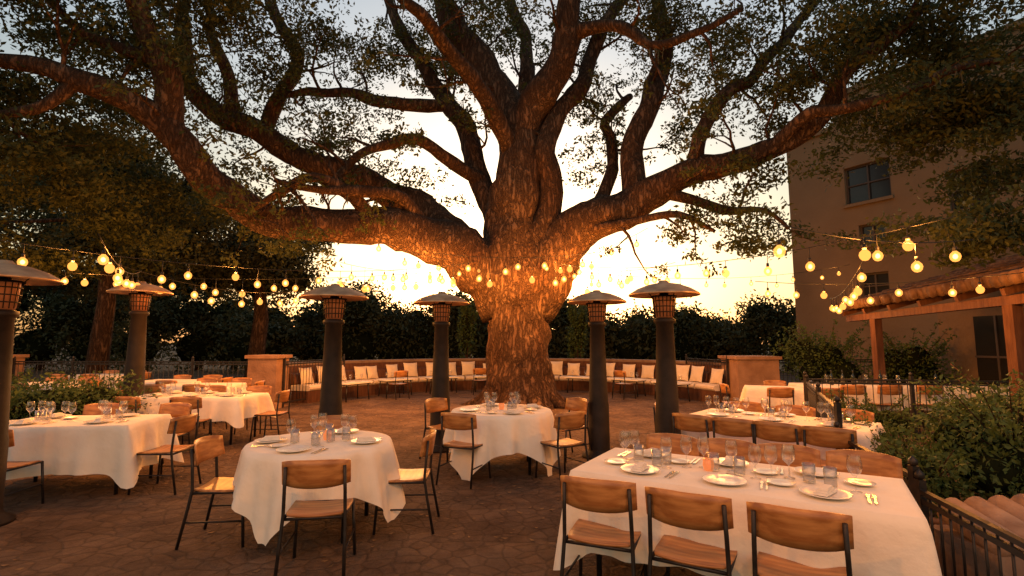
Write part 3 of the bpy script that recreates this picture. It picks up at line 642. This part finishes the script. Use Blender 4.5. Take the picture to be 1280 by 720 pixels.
string((1.2,12.6,3.6),(4.0,12.4,3.6),7,.2,3,150,.4,1.4)
string((-1.5,12.7,3.7),(-3.6,12.5,4.3),4,.1,3,110,.3,1.3); string((1.3,12.7,3.7),(3.4,12.6,4.5),4,.1,3,110,.3,1.3)
string((-5.2,1.3,3.3),(5.2,1.3,3.3),9,.2,2,112)
string((-5.2,-1.8,3.3),(5.2,-1.8,3.3),9,.2,3,70)
m=MB(); m.tube([(0,0,0),(0,0,3.35)],.04,10,0); m.lathe([(.001,0),(.12,0),(.12,.03),(.05,.06)],12,(0,0,0),0)
PO=m.mesh('string_light_post',[M_black])
for x,y in ((-5.2,1.3),(5.2,1.3),(-5.2,-1.8),(5.2,-1.8)): put('light_post',PO,(x,y,0))
# ------------------------------------------------------------ building right
A=Vector((12.2,22)); B=Vector((22.0,5.2)); D=(B-A).normalized(); Nn=Vector((-D.y,D.x))*-1
if Nn.x>0: Nn=-Nn
FL=(B-A).length
bld=empty('stucco_building')
wins=[(2.3,3.9,7.1,8.6),(5.6,6.7,6.1,7.5),(2.7,3.6,5.4,6.2),(2.6,3.6,3.3,4.3),(9,10.2,5.8,7.4),(5.6,6.8,2.7,4.1),(12,13.2,5.8,7.4),(9,10.2,2.4,4.0)]
m=MB()
xs=sorted(set([0,2.0,FL]+[v for w_ in wins for v in w_[:2]])); zs=sorted(set([0,10.3,11.6]+[v for w_ in wins for v in w_[2:]]))
def F(s,z,o=0): p=A+D*s+Nn*o; return (p.x,p.y,z)
for i in range(len(xs)-1):
    for j in range(len(zs)-1):
        mx_,mz_=(xs[i]+xs[i+1])/2,(zs[j]+zs[j+1])/2
        if any(a<mx_<b and c<mz_<d for a,b,c,d in wins): continue
        if mz_>10.3 and mx_<2.0: continue
        m.add([F(xs[i],zs[j]),F(xs[i+1],zs[j]),F(xs[i+1],zs[j+1]),F(xs[i],zs[j+1])],[(0,1,2,3)])
for a,b,c,d in wins:
    for q in ([F(a,c),F(a,c,-.22),F(a,d,-.22),F(a,d)],[F(b,c),F(b,c,-.22),F(b,d,-.22),F(b,d)],[F(a,c),F(b,c),F(b,c,-.22),F(a,c,-.22)],[F(a,d),F(b,d),F(b,d,-.22),F(a,d,-.22)]): m.add(q,[(0,1,2,3)])
m.add([F(0,0),F(0,10.3),F(0,10.3,-9),F(0,0,-9)],[(0,1,2,3)]); m.add([F(0,10.3),F(2,10.3),F(2,10.3,-9),F(0,10.3,-9)],[(0,1,2,3)])
m.add([F(2,10.3),F(2,11.6),F(2,11.6,-9),F(2,10.3,-9)],[(0,1,2,3)]); m.add([F(2,11.6),F(FL,11.6),F(FL,11.6,-9),F(2,11.6,-9)],[(0,1,2,3)])
m.add([F(FL,0),F(FL,11.6),F(FL,11.6,-9),F(FL,0,-9)],[(0,1,2,3)])
put('walls',m.mesh('bwalls',[M_stucco]),parent=bld)
m=MB()
def fb(s0,s1,z0,z1,o0,o1,mi):
    vs=[F(s0,z0,o0),F(s1,z0,o0),F(s1,z0,o1),F(s0,z0,o1),F(s0,z1,o0),F(s1,z1,o0),F(s1,z1,o1),F(s0,z1,o1)]
    m.add(vs,[(0,3,2,1),(4,5,6,7),(0,1,5,4),(1,2,6,5),(2,3,7,6),(3,0,4,7)],mi)
for a,b,c,d in wins:
    fb(a,b,c,d,-.215,-.19,0)
    t=.07
    for q in ((a+.003,a+t,c,d),(b-t,b-.003,c,d),(a+t,b-t,c+.003,c+t),(a+t,b-t,d-t,d-.003),((a+b)/2-.03,(a+b)/2+.03,c+t,d-t),(a+t,(a+b)/2-.03,(c+d)/2-.025,(c+d)/2+.025),((a+b)/2+.03,b-t,(c+d)/2-.025,(c+d)/2+.025)): fb(*q,-.187,-.12,1)
    fb(a-.08,b+.08,c-.12,c-.003,.003,.1,2)
fb(-.12,1.997,10.303,10.5,-.4,.12,2); fb(1.9,FL+.1,11.603,11.82,-.4,.12,2)
put('windows_and_trim',m.mesh('bwin',[M_win,M_trim,M_stucco]),parent=bld)
# ------------------------------------------------------------ tiled shelter on the right
m=MB()
e0=Vector((8.1,12.7,2.5)); e1=Vector((6.75,4.6,2.58)); up=Vector((3.6,-.5,1.05))
ed=(e1-e0)
n=44
for i in range(n):
    a=e0+ed*((i+.5)/n)+Vector((random.uniform(-.03,.03),0,random.uniform(-.01,.01)))
    for k in range(7):
        q=a+up*(k/7); m.tube([q+Vector((0,0,.02)),q+up*(1.12/7)],[.105,.09],8,0,rough=.05)
m.add([e0+Vector((.05,0,-.07)),e1+Vector((.05,0,-.07)),e1+up+Vector((0,0,-.07)),e0+up+Vector((0,0,-.07))],[(0,1,2,3)],1)
for i in range(9): a=e0+ed*(i/8)+Vector((.1,0,-.15)); m.beam(a,a+up-Vector((0,0,.02)),.08,.11,1)
m.beam(e0+Vector((.25,0,-.27)),e1+Vector((.25,0,-.27)),.14,.14,1)
for t in (.15,.62,.9):
    a=e0+ed*t+Vector((.25,0,0)); m.box((a.x,a.y,(a.z-.34)/2),(.16,.16,a.z-.34),1)
put('tiled_shelter',m.mesh('shelter',[M_tile,M_timber]))
m=MB(); m.box((12.2,9.5,1.7),(.3,9,3.4),0,rz=.1)
for i in range(5):
    y=6.4+i*1.5; x=12.02-(y-9.5)*.1
    m.box((x,y,1.2),(.06,1.1,2.2),1,rz=.1); m.box((x-.04,y,1.2),(.04,.05,2.2),2,rz=.1); m.box((x-.045,y,1.3),(.04,1.1,.05),2,rz=.1)
put('garden_house',m.mesh('gh',[M_stucco,M_win,M_trim]))
m=MB()
for i in range(7):
    x=3.02+i*.19; y=3.42+i*.03
    m.tube([(x,y-.2,.40),(x,y+.25,.5)],[.095,.095],14,0)
m.box((3.6,3.5,.19),(1.35,.55,.36),1); put('terracotta_tile_planter',m.mesh('planter',[M_terra,M_stone]))
